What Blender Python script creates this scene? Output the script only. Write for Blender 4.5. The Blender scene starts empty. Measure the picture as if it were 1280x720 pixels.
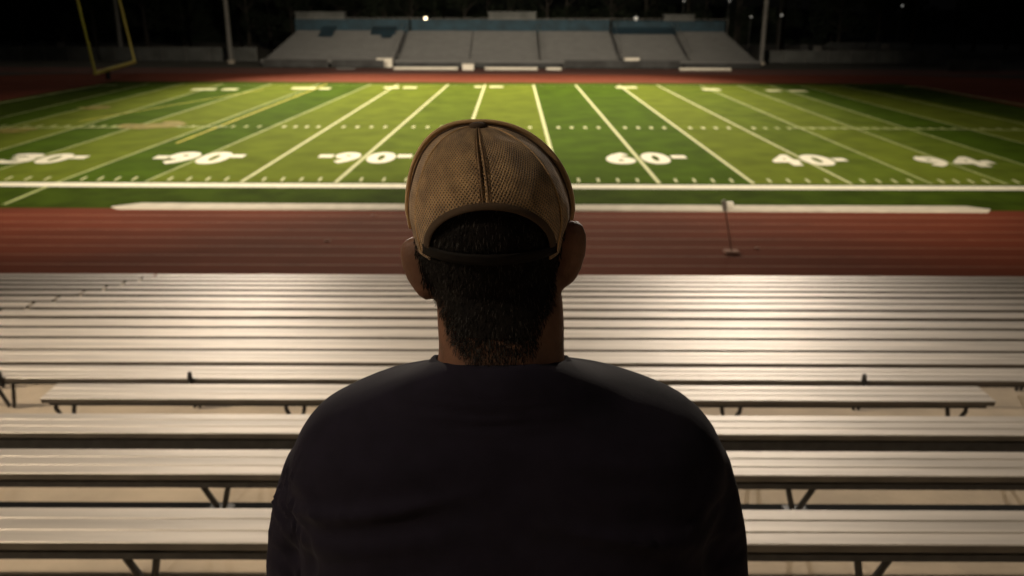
import bpy, bmesh, math, random
from mathutils import Vector, Matrix, noise
random.seed(7)
R = math.radians
S = bpy.context.scene
COL = S.collection

# ------------------------------------------------------------------ camera
FPX = 1118.0; PITCH = 18.2; ROLL = 0.18; CAMZ = 8.8
cam_d = bpy.data.cameras.new("camera"); cam = bpy.data.objects.new("camera", cam_d); COL.objects.link(cam)
cam_d.sensor_width = 36.0; cam_d.lens = FPX * 36.0 / 1280.0
cam_d.clip_start = 0.05; cam_d.clip_end = 3000
cam.location = (0, 0, CAMZ)
CM = Matrix.Rotation(R(90 - PITCH), 3, 'X') @ Matrix.Rotation(R(ROLL), 3, 'Z')
cam.rotation_euler = CM.to_euler()
cam_d.dof.use_dof = True; cam_d.dof.focus_distance = 1.0
cam_d.dof.aperture_fstop = 7.2
S.camera = cam
# ------------------------------------------------------------------ world, moon, exposure
W = bpy.data.worlds.new("World"); S.world = W; W.use_nodes = True
nt = W.node_tree; nt.nodes.clear()
wo = nt.nodes.new("ShaderNodeOutputWorld"); bg = nt.nodes.new("ShaderNodeBackground"); sk = nt.nodes.new("ShaderNodeTexSky")
sk.sky_type = 'NISHITA'; sk.sun_disc = False; sk.sun_elevation = R(24); sk.sun_rotation = R(20)
nt.links.new(sk.outputs[0], bg.inputs[0]); bg.inputs[1].default_value = 0.0011
nt.links.new(bg.outputs[0], wo.inputs[0])
sd = bpy.data.lights.new("moonlight", 'SUN'); sd.energy = 0.006; sd.angle = R(0.5); sd.color = (1, .93, .85)
so = bpy.data.objects.new("moonlight", sd); COL.objects.link(so)
so.rotation_euler = (R(66), 0, R(180 - 20))
S.view_settings.view_transform = 'Standard'; S.view_settings.look = 'None'
S.view_settings.exposure = 0; S.view_settings.gamma = 1; S.view_settings.use_curve_mapping = False
S.render.engine = 'CYCLES'; S.cycles.use_denoising = True; S.cycles.max_bounces = 6

# ------------------------------------------------------------------ maths: a pixel of the photo as a ray
def ray(x, y):
    return (CM @ Vector(((x - 640) / FPX, (360 - y) / FPX, -1))).normalized()
CAM = Vector((0, 0, CAMZ))
def gp(x, y, z=0.0):
    d = ray(x, y); t = (z - CAMZ) / d.z
    p = CAM + d * t; return Vector((p.x, p.y, z))
def wp(x, y, Y=1.0):
    d = ray(x, y); return CAM + d * (Y / d.y)

# ------------------------------------------------------------------ materials
def mat(name, col, rough=.7, metal=0., var=.15, scale=5., bump=0., bscale=60., stretch=(1, 1, 1), spec=.5, sss=0., sheen=0., coord='Object', col2=None, dist=.01):
    m = bpy.data.materials.new(name); m.use_nodes = True
    n = m.node_tree; b = n.nodes["Principled BSDF"]
    b.inputs["Roughness"].default_value = rough; b.inputs["Metallic"].default_value = metal
    b.inputs["Specular IOR Level"].default_value = spec
    if sss:
        b.inputs["Subsurface Weight"].default_value = sss; b.inputs["Subsurface Radius"].default_value = (.012, .004, .002)
    if sheen: b.inputs["Sheen Weight"].default_value = sheen; b.inputs["Sheen Roughness"].default_value = .4
    tc = n.nodes.new("ShaderNodeTexCoord"); mp = n.nodes.new("ShaderNodeMapping"); mp.inputs["Scale"].default_value = stretch
    n.links.new(tc.outputs[coord], mp.inputs[0])
    nz = n.nodes.new("ShaderNodeTexNoise"); nz.inputs["Scale"].default_value = scale; nz.inputs["Detail"].default_value = 6
    n.links.new(mp.outputs[0], nz.inputs[0])
    cr = n.nodes.new("ShaderNodeValToRGB"); cr.color_ramp.elements[0].position = .32; cr.color_ramp.elements[1].position = .68
    c0 = [c * (1 - var) for c in col]; c1 = [min(1, c * (1 + var)) for c in (col2 or col)]
    cr.color_ramp.elements[0].color = (*c0, 1); cr.color_ramp.elements[1].color = (*c1, 1)
    n.links.new(nz.outputs[0], cr.inputs[0]); n.links.new(cr.outputs[0], b.inputs["Base Color"])
    if bump:
        n2 = n.nodes.new("ShaderNodeTexNoise"); n2.inputs["Scale"].default_value = bscale; n2.inputs["Detail"].default_value = 4
        n.links.new(mp.outputs[0], n2.inputs[0])
        bp = n.nodes.new("ShaderNodeBump"); bp.inputs["Strength"].default_value = bump; bp.inputs["Distance"].default_value = dist
        n.links.new(n2.outputs[0], bp.inputs["Height"]); n.links.new(bp.outputs[0], b.inputs["Normal"])
    return m
def glow(name, col, strength):
    m = bpy.data.materials.new(name); m.use_nodes = True
    b = m.node_tree.nodes["Principled BSDF"]; b.inputs["Base Color"].default_value = (*col, 1)
    b.inputs["Emission Color"].default_value = (*col, 1); b.inputs["Emission Strength"].default_value = strength
    return m
M = dict(
    ground=mat('dark ground', (.035, .035, .028), .9, scale=.3, var=.3),
    concrete=mat('terrace concrete', (.47, .38, .275), .8, var=.2, scale=2.2, bump=.3, bscale=40),
    wall=mat('concrete wall', (.25, .23, .2), .85, var=.2, scale=.8, bump=.3),
    seat=mat('brushed aluminium', (.57, .515, .455), .52, metal=.4, var=.22, scale=2.2, stretch=(.3, 5, 5), bump=.25, bscale=60, dist=.002),
    edge=mat('shaded bench edge', (.085, .072, .056), .7, var=.3, scale=4),
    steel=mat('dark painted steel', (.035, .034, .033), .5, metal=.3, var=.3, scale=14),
    track=mat('red running track', (.16, .036, .017), .9, var=.16, scale=.5, bump=.3, bscale=60, stretch=(.25, 1, 1), spec=.12),
    track_dark=mat('dark red apron', (.10, .03, .022), .85, var=.2, scale=.5),
    lane=mat('worn lane paint', (.26, .09, .055), .8, var=.3, scale=1),
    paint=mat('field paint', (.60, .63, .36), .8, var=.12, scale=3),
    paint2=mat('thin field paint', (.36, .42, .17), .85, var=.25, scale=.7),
    paint3=mat('bright field paint', (.85, .84, .72), .8, var=.1, scale=3),
    yellow=mat('yellow line paint', (.50, .46, .05), .85, var=.25, scale=.7),
    orange=mat('orange field paint', (.20, .17, .015), .85, var=.35, scale=1.2),
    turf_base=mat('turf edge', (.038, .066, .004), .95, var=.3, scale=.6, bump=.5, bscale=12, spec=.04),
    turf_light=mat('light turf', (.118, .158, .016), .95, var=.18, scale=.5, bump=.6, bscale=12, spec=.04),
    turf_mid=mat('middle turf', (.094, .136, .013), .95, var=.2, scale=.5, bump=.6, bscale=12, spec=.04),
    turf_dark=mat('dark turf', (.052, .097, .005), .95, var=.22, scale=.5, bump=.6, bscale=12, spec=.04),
    white=mat('white painted metal', (.55, .53, .48), .5, var=.08, scale=3),
    pole=mat('galvanised pole', (.13, .13, .13), .6, metal=.3, var=.15, scale=2),
    goal=mat('yellow goal paint', (.60, .53, .12), .5, var=.1),
    grey_seat=mat('grey stand benches', (.088, .092, .098), .7, var=.1, scale=1),
    grey_deck=mat('grey stand deck', (.09, .09, .09), .8, var=.2, scale=1),
    blue=mat('blue windscreen', (.009, .032, .052), .8, var=.35, scale=.6),
    dark=mat('dark screen', (.03, .032, .035), .9, var=.4, scale=.7),
    fence=mat('grey screen mesh', (.07, .076, .078), .9, var=.3, scale=.5),
    bark=mat('bark', (.012, .010, .008), .9, var=.3, scale=3, bump=.5),
    leaf=mat('night foliage', (.010, .015, .009), .8, var=.5, scale=.8, spec=.2),
    skin=mat('skin', (.185, .085, .048), .6, var=.25, scale=35, bump=.35, bscale=260, sss=.15, dist=.003),
    hair=mat('dark hair', (.009, .007, .006), .7, var=.4, scale=30, spec=.15),
    grey_hair=mat('grey hair', (.036, .030, .025), .75, var=.3, scale=30),
    shirt=mat('dark navy jersey', (.0148, .0118, .0215), .9, var=.15, scale=30, bump=.4, bscale=700, sheen=.04, spec=.15, dist=.001),
    trousers=mat('dark trousers', (.02, .022, .03), .9, var=.2, scale=30, bump=.3, bscale=400),
    leather=mat('black leather', (.02, .018, .016), .45, var=.2, scale=20),
    eye=mat('eye white', (.7, .68, .64), .2, var=.03), iris=mat('brown iris', (.05, .025, .012), .2),
    lip=mat('lips', (.30, .11, .08), .5, sss=.1),
    cap=mat('tan cap twill', (.60, .385, .19), .9, var=.2, scale=22, bump=.5, bscale=600, sheen=.3, dist=.001),
    capdark=mat('brown cap trim', (.075, .046, .026), .9, var=.2, scale=40, bump=.4, bscale=500, dist=.001),
    thread=mat('tan stitching', (.22, .135, .07), .8, var=.2, scale=90),
    bulb=glow('small lamp glow', (1, .78, .5), 11), bulb_dim=glow('dim lamp glow', (.85, .85, .8), .25),
    flood=glow('floodlight lens', (1, .84, .62), 60),
)
# mesh weave of the rear cap panels, in the panel's own cloth coordinates
def weave():
    m = bpy.data.materials.new('tan trucker mesh'); m.use_nodes = True; n = m.node_tree; b = n.nodes["Principled BSDF"]
    b.inputs["Roughness"].default_value = .9; b.inputs["Sheen Weight"].default_value = .3
    uv = n.nodes.new("ShaderNodeUVMap"); uv.uv_map = 'cloth'
    mp = n.nodes.new("ShaderNodeMapping"); mp.inputs["Rotation"].default_value = (0, 0, R(38)); mp.inputs["Scale"].default_value = (1, 1, 1)
    n.links.new(uv.outputs[0], mp.inputs[0])
    sp = n.nodes.new("ShaderNodeSeparateXYZ"); n.links.new(mp.outputs[0], sp.inputs[0])
    def mth(op, a, v=None, c=None):
        q = n.nodes.new("ShaderNodeMath"); q.operation = op
        if isinstance(a, float): q.inputs[0].default_value = a
        else: n.links.new(a, q.inputs[0])
        if v is not None:
            if isinstance(v, float): q.inputs[1].default_value = v
            else: n.links.new(v, q.inputs[1])
        return q.outputs[0]
    k = 2 * math.pi / .0034
    nzd = n.nodes.new("ShaderNodeTexNoise"); nzd.inputs["Scale"].default_value = 160; n.links.new(mp.outputs[0], nzd.inputs[0])
    wob = mth('MULTIPLY', nzd.outputs[0], 2.2)
    a = mth('SINE', mth('ADD', mth('MULTIPLY', sp.outputs[0], k), wob)); c = mth('SINE', mth('ADD', mth('MULTIPLY', sp.outputs[1], k), wob))
    h = mth('MULTIPLY', mth('ADD', a, 1.), mth('ADD', c, 1.))      # 0..4, peaks are the holes
    nz = n.nodes.new("ShaderNodeTexNoise"); nz.inputs["Scale"].default_value = 26; nz.inputs["Detail"].default_value = 6; n.links.new(uv.outputs[0], nz.inputs[0])
    hh = mth('MULTIPLY', h, mth('ADD', mth('MULTIPLY', nz.outputs[0], .5), -.02))
    cr = n.nodes.new("ShaderNodeValToRGB"); cr.color_ramp.elements[0].position = .0; cr.color_ramp.elements[1].position = .85
    cr.color_ramp.elements[0].color = (.62, .385, .18, 1); cr.color_ramp.elements[1].color = (.075, .042, .02, 1)
    n.links.new(hh, cr.inputs[0])
    st = n.nodes.new("ShaderNodeValToRGB"); st.color_ramp.elements[0].position = .3; st.color_ramp.elements[1].position = .62
    st.color_ramp.elements[0].color = (.45, .43, .42, 1); st.color_ramp.elements[1].color = (1, 1, 1, 1)
    nz3 = n.nodes.new("ShaderNodeTexNoise"); nz3.inputs["Scale"].default_value = 45; nz3.inputs["Detail"].default_value = 5; n.links.new(uv.outputs[0], nz3.inputs[0])
    n.links.new(nz3.outputs[0], st.inputs[0])
    mx = n.nodes.new("ShaderNodeMix"); mx.data_type = 'RGBA'; mx.blend_type = 'MULTIPLY'; mx.inputs[0].default_value = 1
    n.links.new(cr.outputs[0], mx.inputs[6]); n.links.new(st.outputs[0], mx.inputs[7]); n.links.new(mx.outputs[2], b.inputs["Base Color"])
    bp = n.nodes.new("ShaderNodeBump"); bp.inputs["Strength"].default_value = .7; bp.inputs["Distance"].default_value = .0008; bp.invert = True
    n.links.new(h, bp.inputs["Height"]); n.links.new(bp.outputs[0], b.inputs["Normal"])
    return m
M['weave'] = weave()

# ------------------------------------------------------------------ object helpers
def obj(name, bm, m, parent=None, smooth=False, loc=None):
    me = bpy.data.meshes.new(name)
    if isinstance(bm, bpy.types.Mesh): me = bm
    else: bm.to_mesh(me); bm.free()
    if m is not None:
        for mm in (m if isinstance(m, list) else [m]): me.materials.append(mm)
    if smooth:
        for p in me.polygons: p.use_smooth = True
    o = bpy.data.objects.new(name, me); COL.objects.link(o)
    if parent is not None: o.parent = parent
    if loc is not None: o.location = loc
    return o
def thing(name, label, cat, loc=(0, 0, 0), group=None, rz=0):
    o = bpy.data.objects.new(name, None); COL.objects.link(o); o.location = loc; o.rotation_euler = (0, 0, rz)
    o.empty_display_size = .2
    return tag(o, label, cat, group)
def tag(o, label, cat, group=None, kind=None):
    o['label'] = label; o['category'] = cat
    if group: o['group'] = group
    if kind: o['kind'] = kind
    return o
def struct(name, bm, m, **k):
    o = obj(name, bm, m, **k); o['kind'] = 'structure'; return o
def dup(root, loc, label, group=None):
    r = root.copy(); COL.objects.link(r); r.location = loc; r['label'] = label
    if group: r['group'] = group
    for ch in list(root.children):
        c = ch.copy(); COL.objects.link(c); c.parent = r
        for g in ch.children:
            d = g.copy(); COL.objects.link(d); d.parent = c
    return r
def box(bm, x0, x1, y0, y1, z0, z1, mi=0):
    v = [bm.verts.new(p) for p in ((x0, y0, z0), (x1, y0, z0), (x1, y1, z0), (x0, y1, z0), (x0, y0, z1), (x1, y0, z1), (x1, y1, z1), (x0, y1, z1))]
    for f in ((3, 2, 1, 0), (4, 5, 6, 7), (0, 1, 5, 4), (1, 2, 6, 5), (2, 3, 7, 6), (3, 0, 4, 7)):
        bm.faces.new([v[i] for i in f]).material_index = mi
    return bm
def B(*a): return box(bmesh.new(), *a)
def poly(bm, pts, z=None, mi=0):
    vs = [bm.verts.new((p[0], p[1], p[2] if z is None else z)) for p in pts]
    f = bm.faces.new(vs); f.normal_update()
    if f.normal.z < 0: f.normal_flip()
    f.material_index = mi; return f
def tube(bm, pts, rad, n=10, flat=1.0, cap=True, up=None, smooth_close=False):
    pts = [Vector(p) for p in pts]; rings = []
    if not isinstance(rad, (list, tuple)): rad = [rad] * len(pts)
    side = None
    for i, p in enumerate(pts):
        d = (pts[min(i + 1, len(pts) - 1)] - pts[max(i - 1, 0)]).normalized()
        if side is None:
            ref = up or (Vector((0, 0, 1)) if abs(d.z) < .9 else Vector((1, 0, 0)))
            side = d.cross(ref).normalized()
        else: side = (side - d * side.dot(d)).normalized()
        u2 = side.cross(d).normalized()
        r = rad[i]
        rings.append([bm.verts.new(p + side * math.cos(2 * math.pi * k / n) * r + u2 * math.sin(2 * math.pi * k / n) * r * flat) for k in range(n)])
    for a, b in zip(rings, rings[1:]):
        for k in range(n): bm.faces.new((a[k], a[(k + 1) % n], b[(k + 1) % n], b[k]))
    if cap:
        bm.faces.new(rings[0][::-1]); bm.faces.new(rings[-1])
    return bm
def loft(bm, rings, n=40, e=2.0):
    """rings: (cx, cy, cz, rx, ry[, exponent[, tilt dz per unit y, dz per unit x]])"""
    L = []
    for q in rings:
        cx, cy, cz, rx, ry = q[:5]; ee = q[5] if len(q) > 5 else e; ty = q[6] if len(q) > 6 else 0; tx = q[7] if len(q) > 7 else 0
        L.append([])
        for k in range(n):
            t = 2 * math.pi * k / n; c, s = math.cos(t), math.sin(t)
            dx = rx * math.copysign(abs(c) ** (2 / ee), c); dy = ry * math.copysign(abs(s) ** (2 / ee), s)
            L[-1].append(bm.verts.new((cx + dx, cy + dy, cz + ty * dy + tx * dx)))
    for a, b in zip(L, L[1:]):
        for k in range(n): bm.faces.new((a[k], a[(k + 1) % n], b[(k + 1) % n], b[k]))
    bm.faces.new(L[0][::-1]); bm.faces.new(L[-1])
    return bm
def ellipsoid(bm, c, r, seg=24, rot=None):
    m = Matrix.Translation(c)
    if rot: m = m @ rot
    m = m @ Matrix.Diagonal((r[0], r[1], r[2], 1))
    bmesh.ops.create_uvsphere(bm, u_segments=seg, v_segments=seg // 2, radius=1, matrix=m)
    return bm
def remeshed(bm, voxel, smooth=4, factor=.5):
    bmesh.ops.recalc_face_normals(bm, faces=bm.faces)
    me = bpy.data.meshes.new('tmp'); bm.to_mesh(me); bm.free()
    o = bpy.data.objects.new('tmp', me); COL.objects.link(o)
    r = o.modifiers.new('r', 'REMESH'); r.mode = 'VOXEL'; r.voxel_size = voxel
    s = o.modifiers.new('s', 'SMOOTH'); s.iterations = smooth; s.factor = factor
    bpy.context.view_layer.update()
    dg = bpy.context.evaluated_depsgraph_get()
    out = bpy.data.meshes.new_from_object(o.evaluated_get(dg), depsgraph=dg)
    bpy.data.objects.remove(o); bpy.data.meshes.remove(me)
    return out

# ================================================================== GROUND, TRACK, TURF
bm = bmesh.new(); poly(bm, [(-700, -300), (700, -300), (700, 900), (-700, 900)], 0); struct('ground', bm, M['ground'])
# apron between the home stand and the track, and behind the track on the far side
bm = bmesh.new(); poly(bm, [(-90, 106), (90, 106), (90, 113.5), (-90, 113.5)], .004); struct('far_apron', bm, M['track_dark'])
CY, HL = 66.2, 40.0
def stadium(r, n=48):
    p = [(HL + r * math.sin(math.pi * k / n), CY - r * math.cos(math.pi * k / n)) for k in range(n + 1)]
    return p + [(-x, 2 * CY - y) for x, y in p]
bm = bmesh.new(); poly(bm, stadium(39.4), .008); struct('running_track', bm, M['track'])
bm = bmesh.new()
for k in range(1, 9):
    r = 28.75 + 1.18 * k
    a, b = stadium(r - .05), stadium(r + .05)
    va = [bm.verts.new((x, y, .012)) for x, y in a]; vb = [bm.verts.new((x, y, .012)) for x, y in b]
    for i in range(len(va)):
        j = (i + 1) % len(va); bm.faces.new((va[i], vb[i], vb[j], va[j]))
lanes = struct('lane_markings', bm, M['lane'])
# turf sheet; its edges follow the photo
YN, YF = gp(640, 262).y, gp(640, 103.5).y
XL, XR = gp(122, 107).x - .2, gp(1135, 108).x + .2
XLn, XRn = XL - 6.5, XR + 5.5
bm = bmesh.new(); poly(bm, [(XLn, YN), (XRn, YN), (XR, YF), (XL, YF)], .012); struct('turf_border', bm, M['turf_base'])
# yard lines: (x at y=107, x at y=227) in the photo
YL = [(175, -340), (220, -265), (272, -130), (333, -48), (395, 75), (460, 183), (495, 303), (559, 421), (606, 564),
      (667, 699), (720, 822), (774, 938), (822, 1058), (875, 1157), (922, 1249), (962, 1345), (1000, 1462), (1050, 1620)]
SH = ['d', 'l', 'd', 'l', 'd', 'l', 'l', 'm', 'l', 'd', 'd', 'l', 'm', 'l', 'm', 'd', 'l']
def lx(L, y):      # x of a line at ground depth of photo row y
    a, b = gp(L[0], 107), gp(L[1], 227); t = (y - a.y) / (b.y - a.y); return a.x + (b.x - a.x) * t
Y0, Y1 = gp(640, 229).y, gp(640, 106).y
bm = bmesh.new(); MI = {'l': 0, 'm': 1, 'd': 2}
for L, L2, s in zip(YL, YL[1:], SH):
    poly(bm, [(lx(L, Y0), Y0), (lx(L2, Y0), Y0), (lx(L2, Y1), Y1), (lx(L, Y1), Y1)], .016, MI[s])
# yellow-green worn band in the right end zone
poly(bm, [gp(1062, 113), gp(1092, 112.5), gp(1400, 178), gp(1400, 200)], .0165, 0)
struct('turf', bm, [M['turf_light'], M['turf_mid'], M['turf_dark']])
bm = bmesh.new()
def strip(bm, p, q, w, z, mi=0):
    p, q = Vector((p[0], p[1])), Vector((q[0], q[1])); d = (q - p).normalized(); n_ = Vector((-d.y, d.x)) * w / 2
    poly(bm, [p + n_, q + n_, q - n_, p - n_], z, mi)
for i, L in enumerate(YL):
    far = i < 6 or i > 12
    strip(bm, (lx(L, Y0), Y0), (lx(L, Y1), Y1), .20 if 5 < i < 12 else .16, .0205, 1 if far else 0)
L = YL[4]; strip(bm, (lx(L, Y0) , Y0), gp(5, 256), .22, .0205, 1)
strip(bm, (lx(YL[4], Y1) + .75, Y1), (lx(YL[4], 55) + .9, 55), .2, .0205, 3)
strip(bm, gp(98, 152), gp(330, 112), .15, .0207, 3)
# sidelines and end lines
strip(bm, gp(-400, 229.4), gp(1700, 237.5), .98, .0245, 2)
strip(bm, gp(150, 106.6), gp(1130, 107.6), .10, .0245, 1)
strip(bm, gp(124, 107), gp(-260, 176), .34, .0245, 1); strip(bm, gp(122, 107), gp(147, 106.6), .5, .0225, 1)
strip(bm, gp(1149, 108.3), gp(1560, 181), .34, .0245, 1); strip(bm, gp(1130, 108.6), gp(1150, 108.2), .5, .0225, 1)
# one-yard ticks on the near sideline, and hash marks
def between(Y, fn):
    for L, L2 in zip(YL, YL[1:]):
        a, b = lx(L, Y), lx(L2, Y)
        for k in range(1, 5): fn(a + (b - a) * k / 5, L, k)
YT = gp(640, 224.5).y
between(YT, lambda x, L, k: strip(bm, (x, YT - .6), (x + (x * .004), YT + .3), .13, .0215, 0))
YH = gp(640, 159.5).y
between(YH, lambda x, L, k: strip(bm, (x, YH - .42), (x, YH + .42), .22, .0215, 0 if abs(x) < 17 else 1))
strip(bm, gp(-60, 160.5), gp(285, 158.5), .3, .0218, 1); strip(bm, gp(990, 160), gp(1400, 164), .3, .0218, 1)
struct('field_lines', bm, [M['paint'], M['paint2'], M['paint3'], M['yellow']])
# painted yard numbers
def glyph(bm_out, ch, x0, x1, yt, yb, z=.0286):
    cu = bpy.data.curves.new('t', 'FONT'); cu.body = ch; cu.offset = .055; cu.resolution_u = 6
    o = bpy.data.objects.new('t', cu); COL.objects.link(o); bpy.context.view_layer.update()
    dg = bpy.context.evaluated_depsgraph_get(); me = bpy.data.meshes.new_from_object(o.evaluated_get(dg), depsgraph=dg)
    xs = [v.co.x for v in me.vertices]; ys = [v.co.y for v in me.vertices]
    xa, xb, ya, yb2 = min(xs), max(xs), min(ys), max(ys)
    xc = (x0 + x1) / 2; A = gp(x0, (yt + yb) / 2); Bp = gp(x1, (yt + yb) / 2)
    Yt, Yb = gp(xc, yt).y, gp(xc, yb).y
    vs = [bm_out.verts.new((A.x + (v.co.x - xa) / (xb - xa) * (Bp.x - A.x), Yb + (v.co.y - ya) / (yb2 - ya) * (Yt - Yb), z)) for v in me.vertices]
    for p in me.polygons:
        f = bm_out.faces.new([vs[i] for i in p.vertices]); f.normal_update()
        if f.normal.z < 0: f.normal_flip()
    bpy.data.objects.remove(o)
bm = bmesh.new()
for s, spans, yt, yb in (('30', ((6, 47), (50, 86)), 192.5, 205), ('90', ((208, 245), (249, 286)), 190.5, 205.5), ('90', ((417, 449), (459, 494)), 191, 204.5),
                         ('60', ((757, 793), (802, 837)), 191.5, 205.5), ('40', ((964, 998), (1003, 1040)), 194, 207.5), ('94', ((1150, 1184), (1189, 1229)), 196.5, 209)):
    for ch, (a, b) in zip(s, spans): glyph(bm, ch, a, b, yt, yb)
for a, b, c in ((91, 109, 197), (194, 211, 197), (288, 306, 195.5), (399, 417, 195.5), (497, 515, 195.5), (839, 857, 196.5), (1042, 1057, 200), (1146, 1152, 198), (1230, 1240, 203)):
    strip(bm, gp(a, c), gp(b, c), .95, .0246)
for a, b, c in ((240, 270, 112), (278, 297, 112), (365, 395, 110.6), (399, 413, 111), (480, 499, 109.8), (504, 521, 109.8), (593, 603, 108.8), (612, 629, 108.8),
                (770, 796, 109.6), (878, 900, 112.2), (958, 975, 113.6), (987, 1008, 114)):
    strip(bm, gp(a, c), gp(b, c), 1.6, .0286, 1)
struct('yard_numbers', bm, [M['paint3'], M['paint']])
bm = bmesh.new()      # orange blotches painted on the left of the field
for k in range(46):
    t = random.random(); x = 152 + t * 72; y = 158.5 + random.uniform(-2.6, 2.2) - (t > .55) * random.random() * 4; c = gp(x, y)
    n = 9; rr = random.uniform(.2, .5)
    poly(bm, [(c.x + 1.7 * rr * math.cos(6.283 * i / n) * random.uniform(.7, 1.2), c.y + rr * math.sin(6.283 * i / n) * random.uniform(.7, 1.2)) for i in range(n)], .0292 + k * .0002)
for k in range(14):
    c = gp(random.uniform(5, 35) if k < 8 else random.uniform(105, 130), random.uniform(161, 166) if k < 8 else random.uniform(133, 137)); rr = random.uniform(.2, .5)
    poly(bm, [(c.x + 1.9 * rr * math.cos(6.283 * i / 8), c.y + rr * math.sin(6.283 * i / 8)) for i in range(8)], .0292 + (50 + k) * .0002)
struct('orange_turf_marking', bm, M['orange'])

# ================================================================== HOME STAND (terrace) AND BENCHES
A0, SL = 1.27, .23
def row_pt(y):
    d = ray(200, y); t = -A0 / (d.z + SL * d.y); return CAM.y + d.y * t
rows_px = [678, 592, 541, 498.5, 473, 452, 435, 420, 407, 394.5, 384, 376, 368, 361, 355.3, 350, 345.6]
RY = [row_pt(y) for y in rows_px]
HID = [RY[0] - .76 * k for k in range(6, 0, -1)]           # the rows beneath and behind the camera
ALLY = HID + RY
def seat_z(Y): return CAMZ - A0 - SL * Y
SW = .235
XS = 16.0
# terrace: treads and risers in one concrete mesh, closed at the sides
bm = bmesh.new(); tstrip = bmesh.new()
edges = [Y + .14 for Y in ALLY]
prof = []
tops = [seat_z(Y) - .43 for Y in ALLY]                       # tread in front of seat k, for the feet of whoever sits on it
first_z = seat_z(ALLY[0] - .76) - .43
prof.append((edges[0] - 1.4, first_z))
for k, e_ in enumerate(edges):
    zprev = first_z if k == 0 else tops[k - 1]
    prof.append((e_, zprev)); prof.append((e_, tops[k]))
    if k < 6 + 3: box(tstrip, -XS, XS, e_ - .085, e_ - .004, zprev + .002, zprev + .006)
prof.append((edges[-1] + 1.15, tops[-1]))
pr = [(prof[0][0], 0)] + prof + [(prof[-1][0], 0)]
for s in (-XS, XS):
    bm.faces.new([bm.verts.new((s, y, z)) for y, z in pr])
for (ya, za), (yb, zb) in zip(pr, pr[1:]):
    bm.faces.new([bm.verts.new(p) for p in ((-XS, ya, za), (XS, ya, za), (XS, yb, zb), (-XS, yb, zb))])
terr = tag(obj('terrace', bm, M['concrete']), 'stepped beige concrete terrace under the near benches', 'grandstand')
obj('tread_edge_strip', tstrip, mat('near-black edge strip', (.012, .012, .012), .9, spec=.1), terr)  # near-black strip along the tread edges of the nearer rows

def make_bench(x0, x1, Y, brackets, label, lid):
    z = seat_z(Y); xm = (x0 + x1) / 2
    t = thing('bleacher_bench', label, 'bench', (xm, Y, z), 'aluminium benches of the near stand')
    a, b = x0 - xm, x1 - xm
    SW = .235 - .092 * max(0, min(1, (lid - 5) / 8))
    # seat: a thin extrusion with three grooves and a folded edge
    pf = [(0, -.028), (0, -.004), (.004, 0), (SW * .30, 0), (SW * .30 + .004, -.004), (SW * .30 + .01, -.004), (SW * .30 + .014, 0), (SW * .64, 0), (SW * .64 + .004, -.004), (SW * .64 + .01, -.004), (SW * .64 + .014, 0), (SW - .004, 0), (SW, -.004), (SW, -.03), (SW - .008, -.03), (SW - .008, -.012), (.008, -.012), (.008, -.028)]
    bm = bmesh.new()
    L = [bm.verts.new((a, y, zz)) for y, zz in pf]; Rr = [bm.verts.new((b, y, zz)) for y, zz in pf]
    n = len(pf)
    for i in range(n):
        j = (i + 1) % n; bm.faces.new((L[i], L[j], Rr[j], Rr[i]))
    bm.faces.new(L); bm.faces.new(Rr[::-1])
    bmesh.ops.recalc_face_normals(bm, faces=bm.faces)
    obj('seat', bm, M['seat'], t)
    obj('edge_shade', B(a + .004, b - .004, -.0045, -.0005, -.031, -.0035), M['edge'], t)  # dark strip paints the shade on the seat's near face
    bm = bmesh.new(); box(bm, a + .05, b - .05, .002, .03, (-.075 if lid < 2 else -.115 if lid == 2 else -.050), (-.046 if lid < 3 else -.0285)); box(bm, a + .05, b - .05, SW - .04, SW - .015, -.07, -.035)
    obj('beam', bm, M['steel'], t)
    fl = .43 - SL * .76 - .006 + .0
    for X in brackets:
        if not (x0 + .03 < X < x1 - .03): continue
        bm = bmesh.new(); c = X - xm
        idx = ALLY.index(Y); floor = (first_z if idx == 0 else tops[idx - 1]) + .006 - z
        for s in (-1, 1):
            tube(bm, [(c + s * .062, .045, -.04), (c + s * .058, .035, -.09), (c + s * .016, .075, floor + .012)], .0165, 6, .8)
        box(bm, c - .085, c + .085, .035, SW - .05, -.040, -.0305)
        if lid < 2: box(bm, c - .055, c + .055, .045, .11, floor, floor + .01)
        obj('bracket', bm, M['steel'], t)
    for X in ((-3.66, -2.3, 2.52) if lid == 4 else ()):
        bm = bmesh.new(); tube(bm, [(X - xm, -.006, -.05), (X - xm, -.006, .02), (X - xm, .0, .052)], [.022, .018, .013], 6); obj('leg_stub', bm, M['steel'], t)  # short stubs standing in for the legs of the next bench
    return t
bx1 = [x * 1.372 - .015 for x in range(-10, 11)]
ORD = ['first', 'second', 'third', 'fourth', 'fifth', 'sixth', 'seventh', 'eighth', 'ninth', 'tenth', 'eleventh', 'twelfth', 'thirteenth', 'fourteenth', 'fifteenth', 'sixteenth', 'seventeenth', 'eighteenth']
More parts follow.
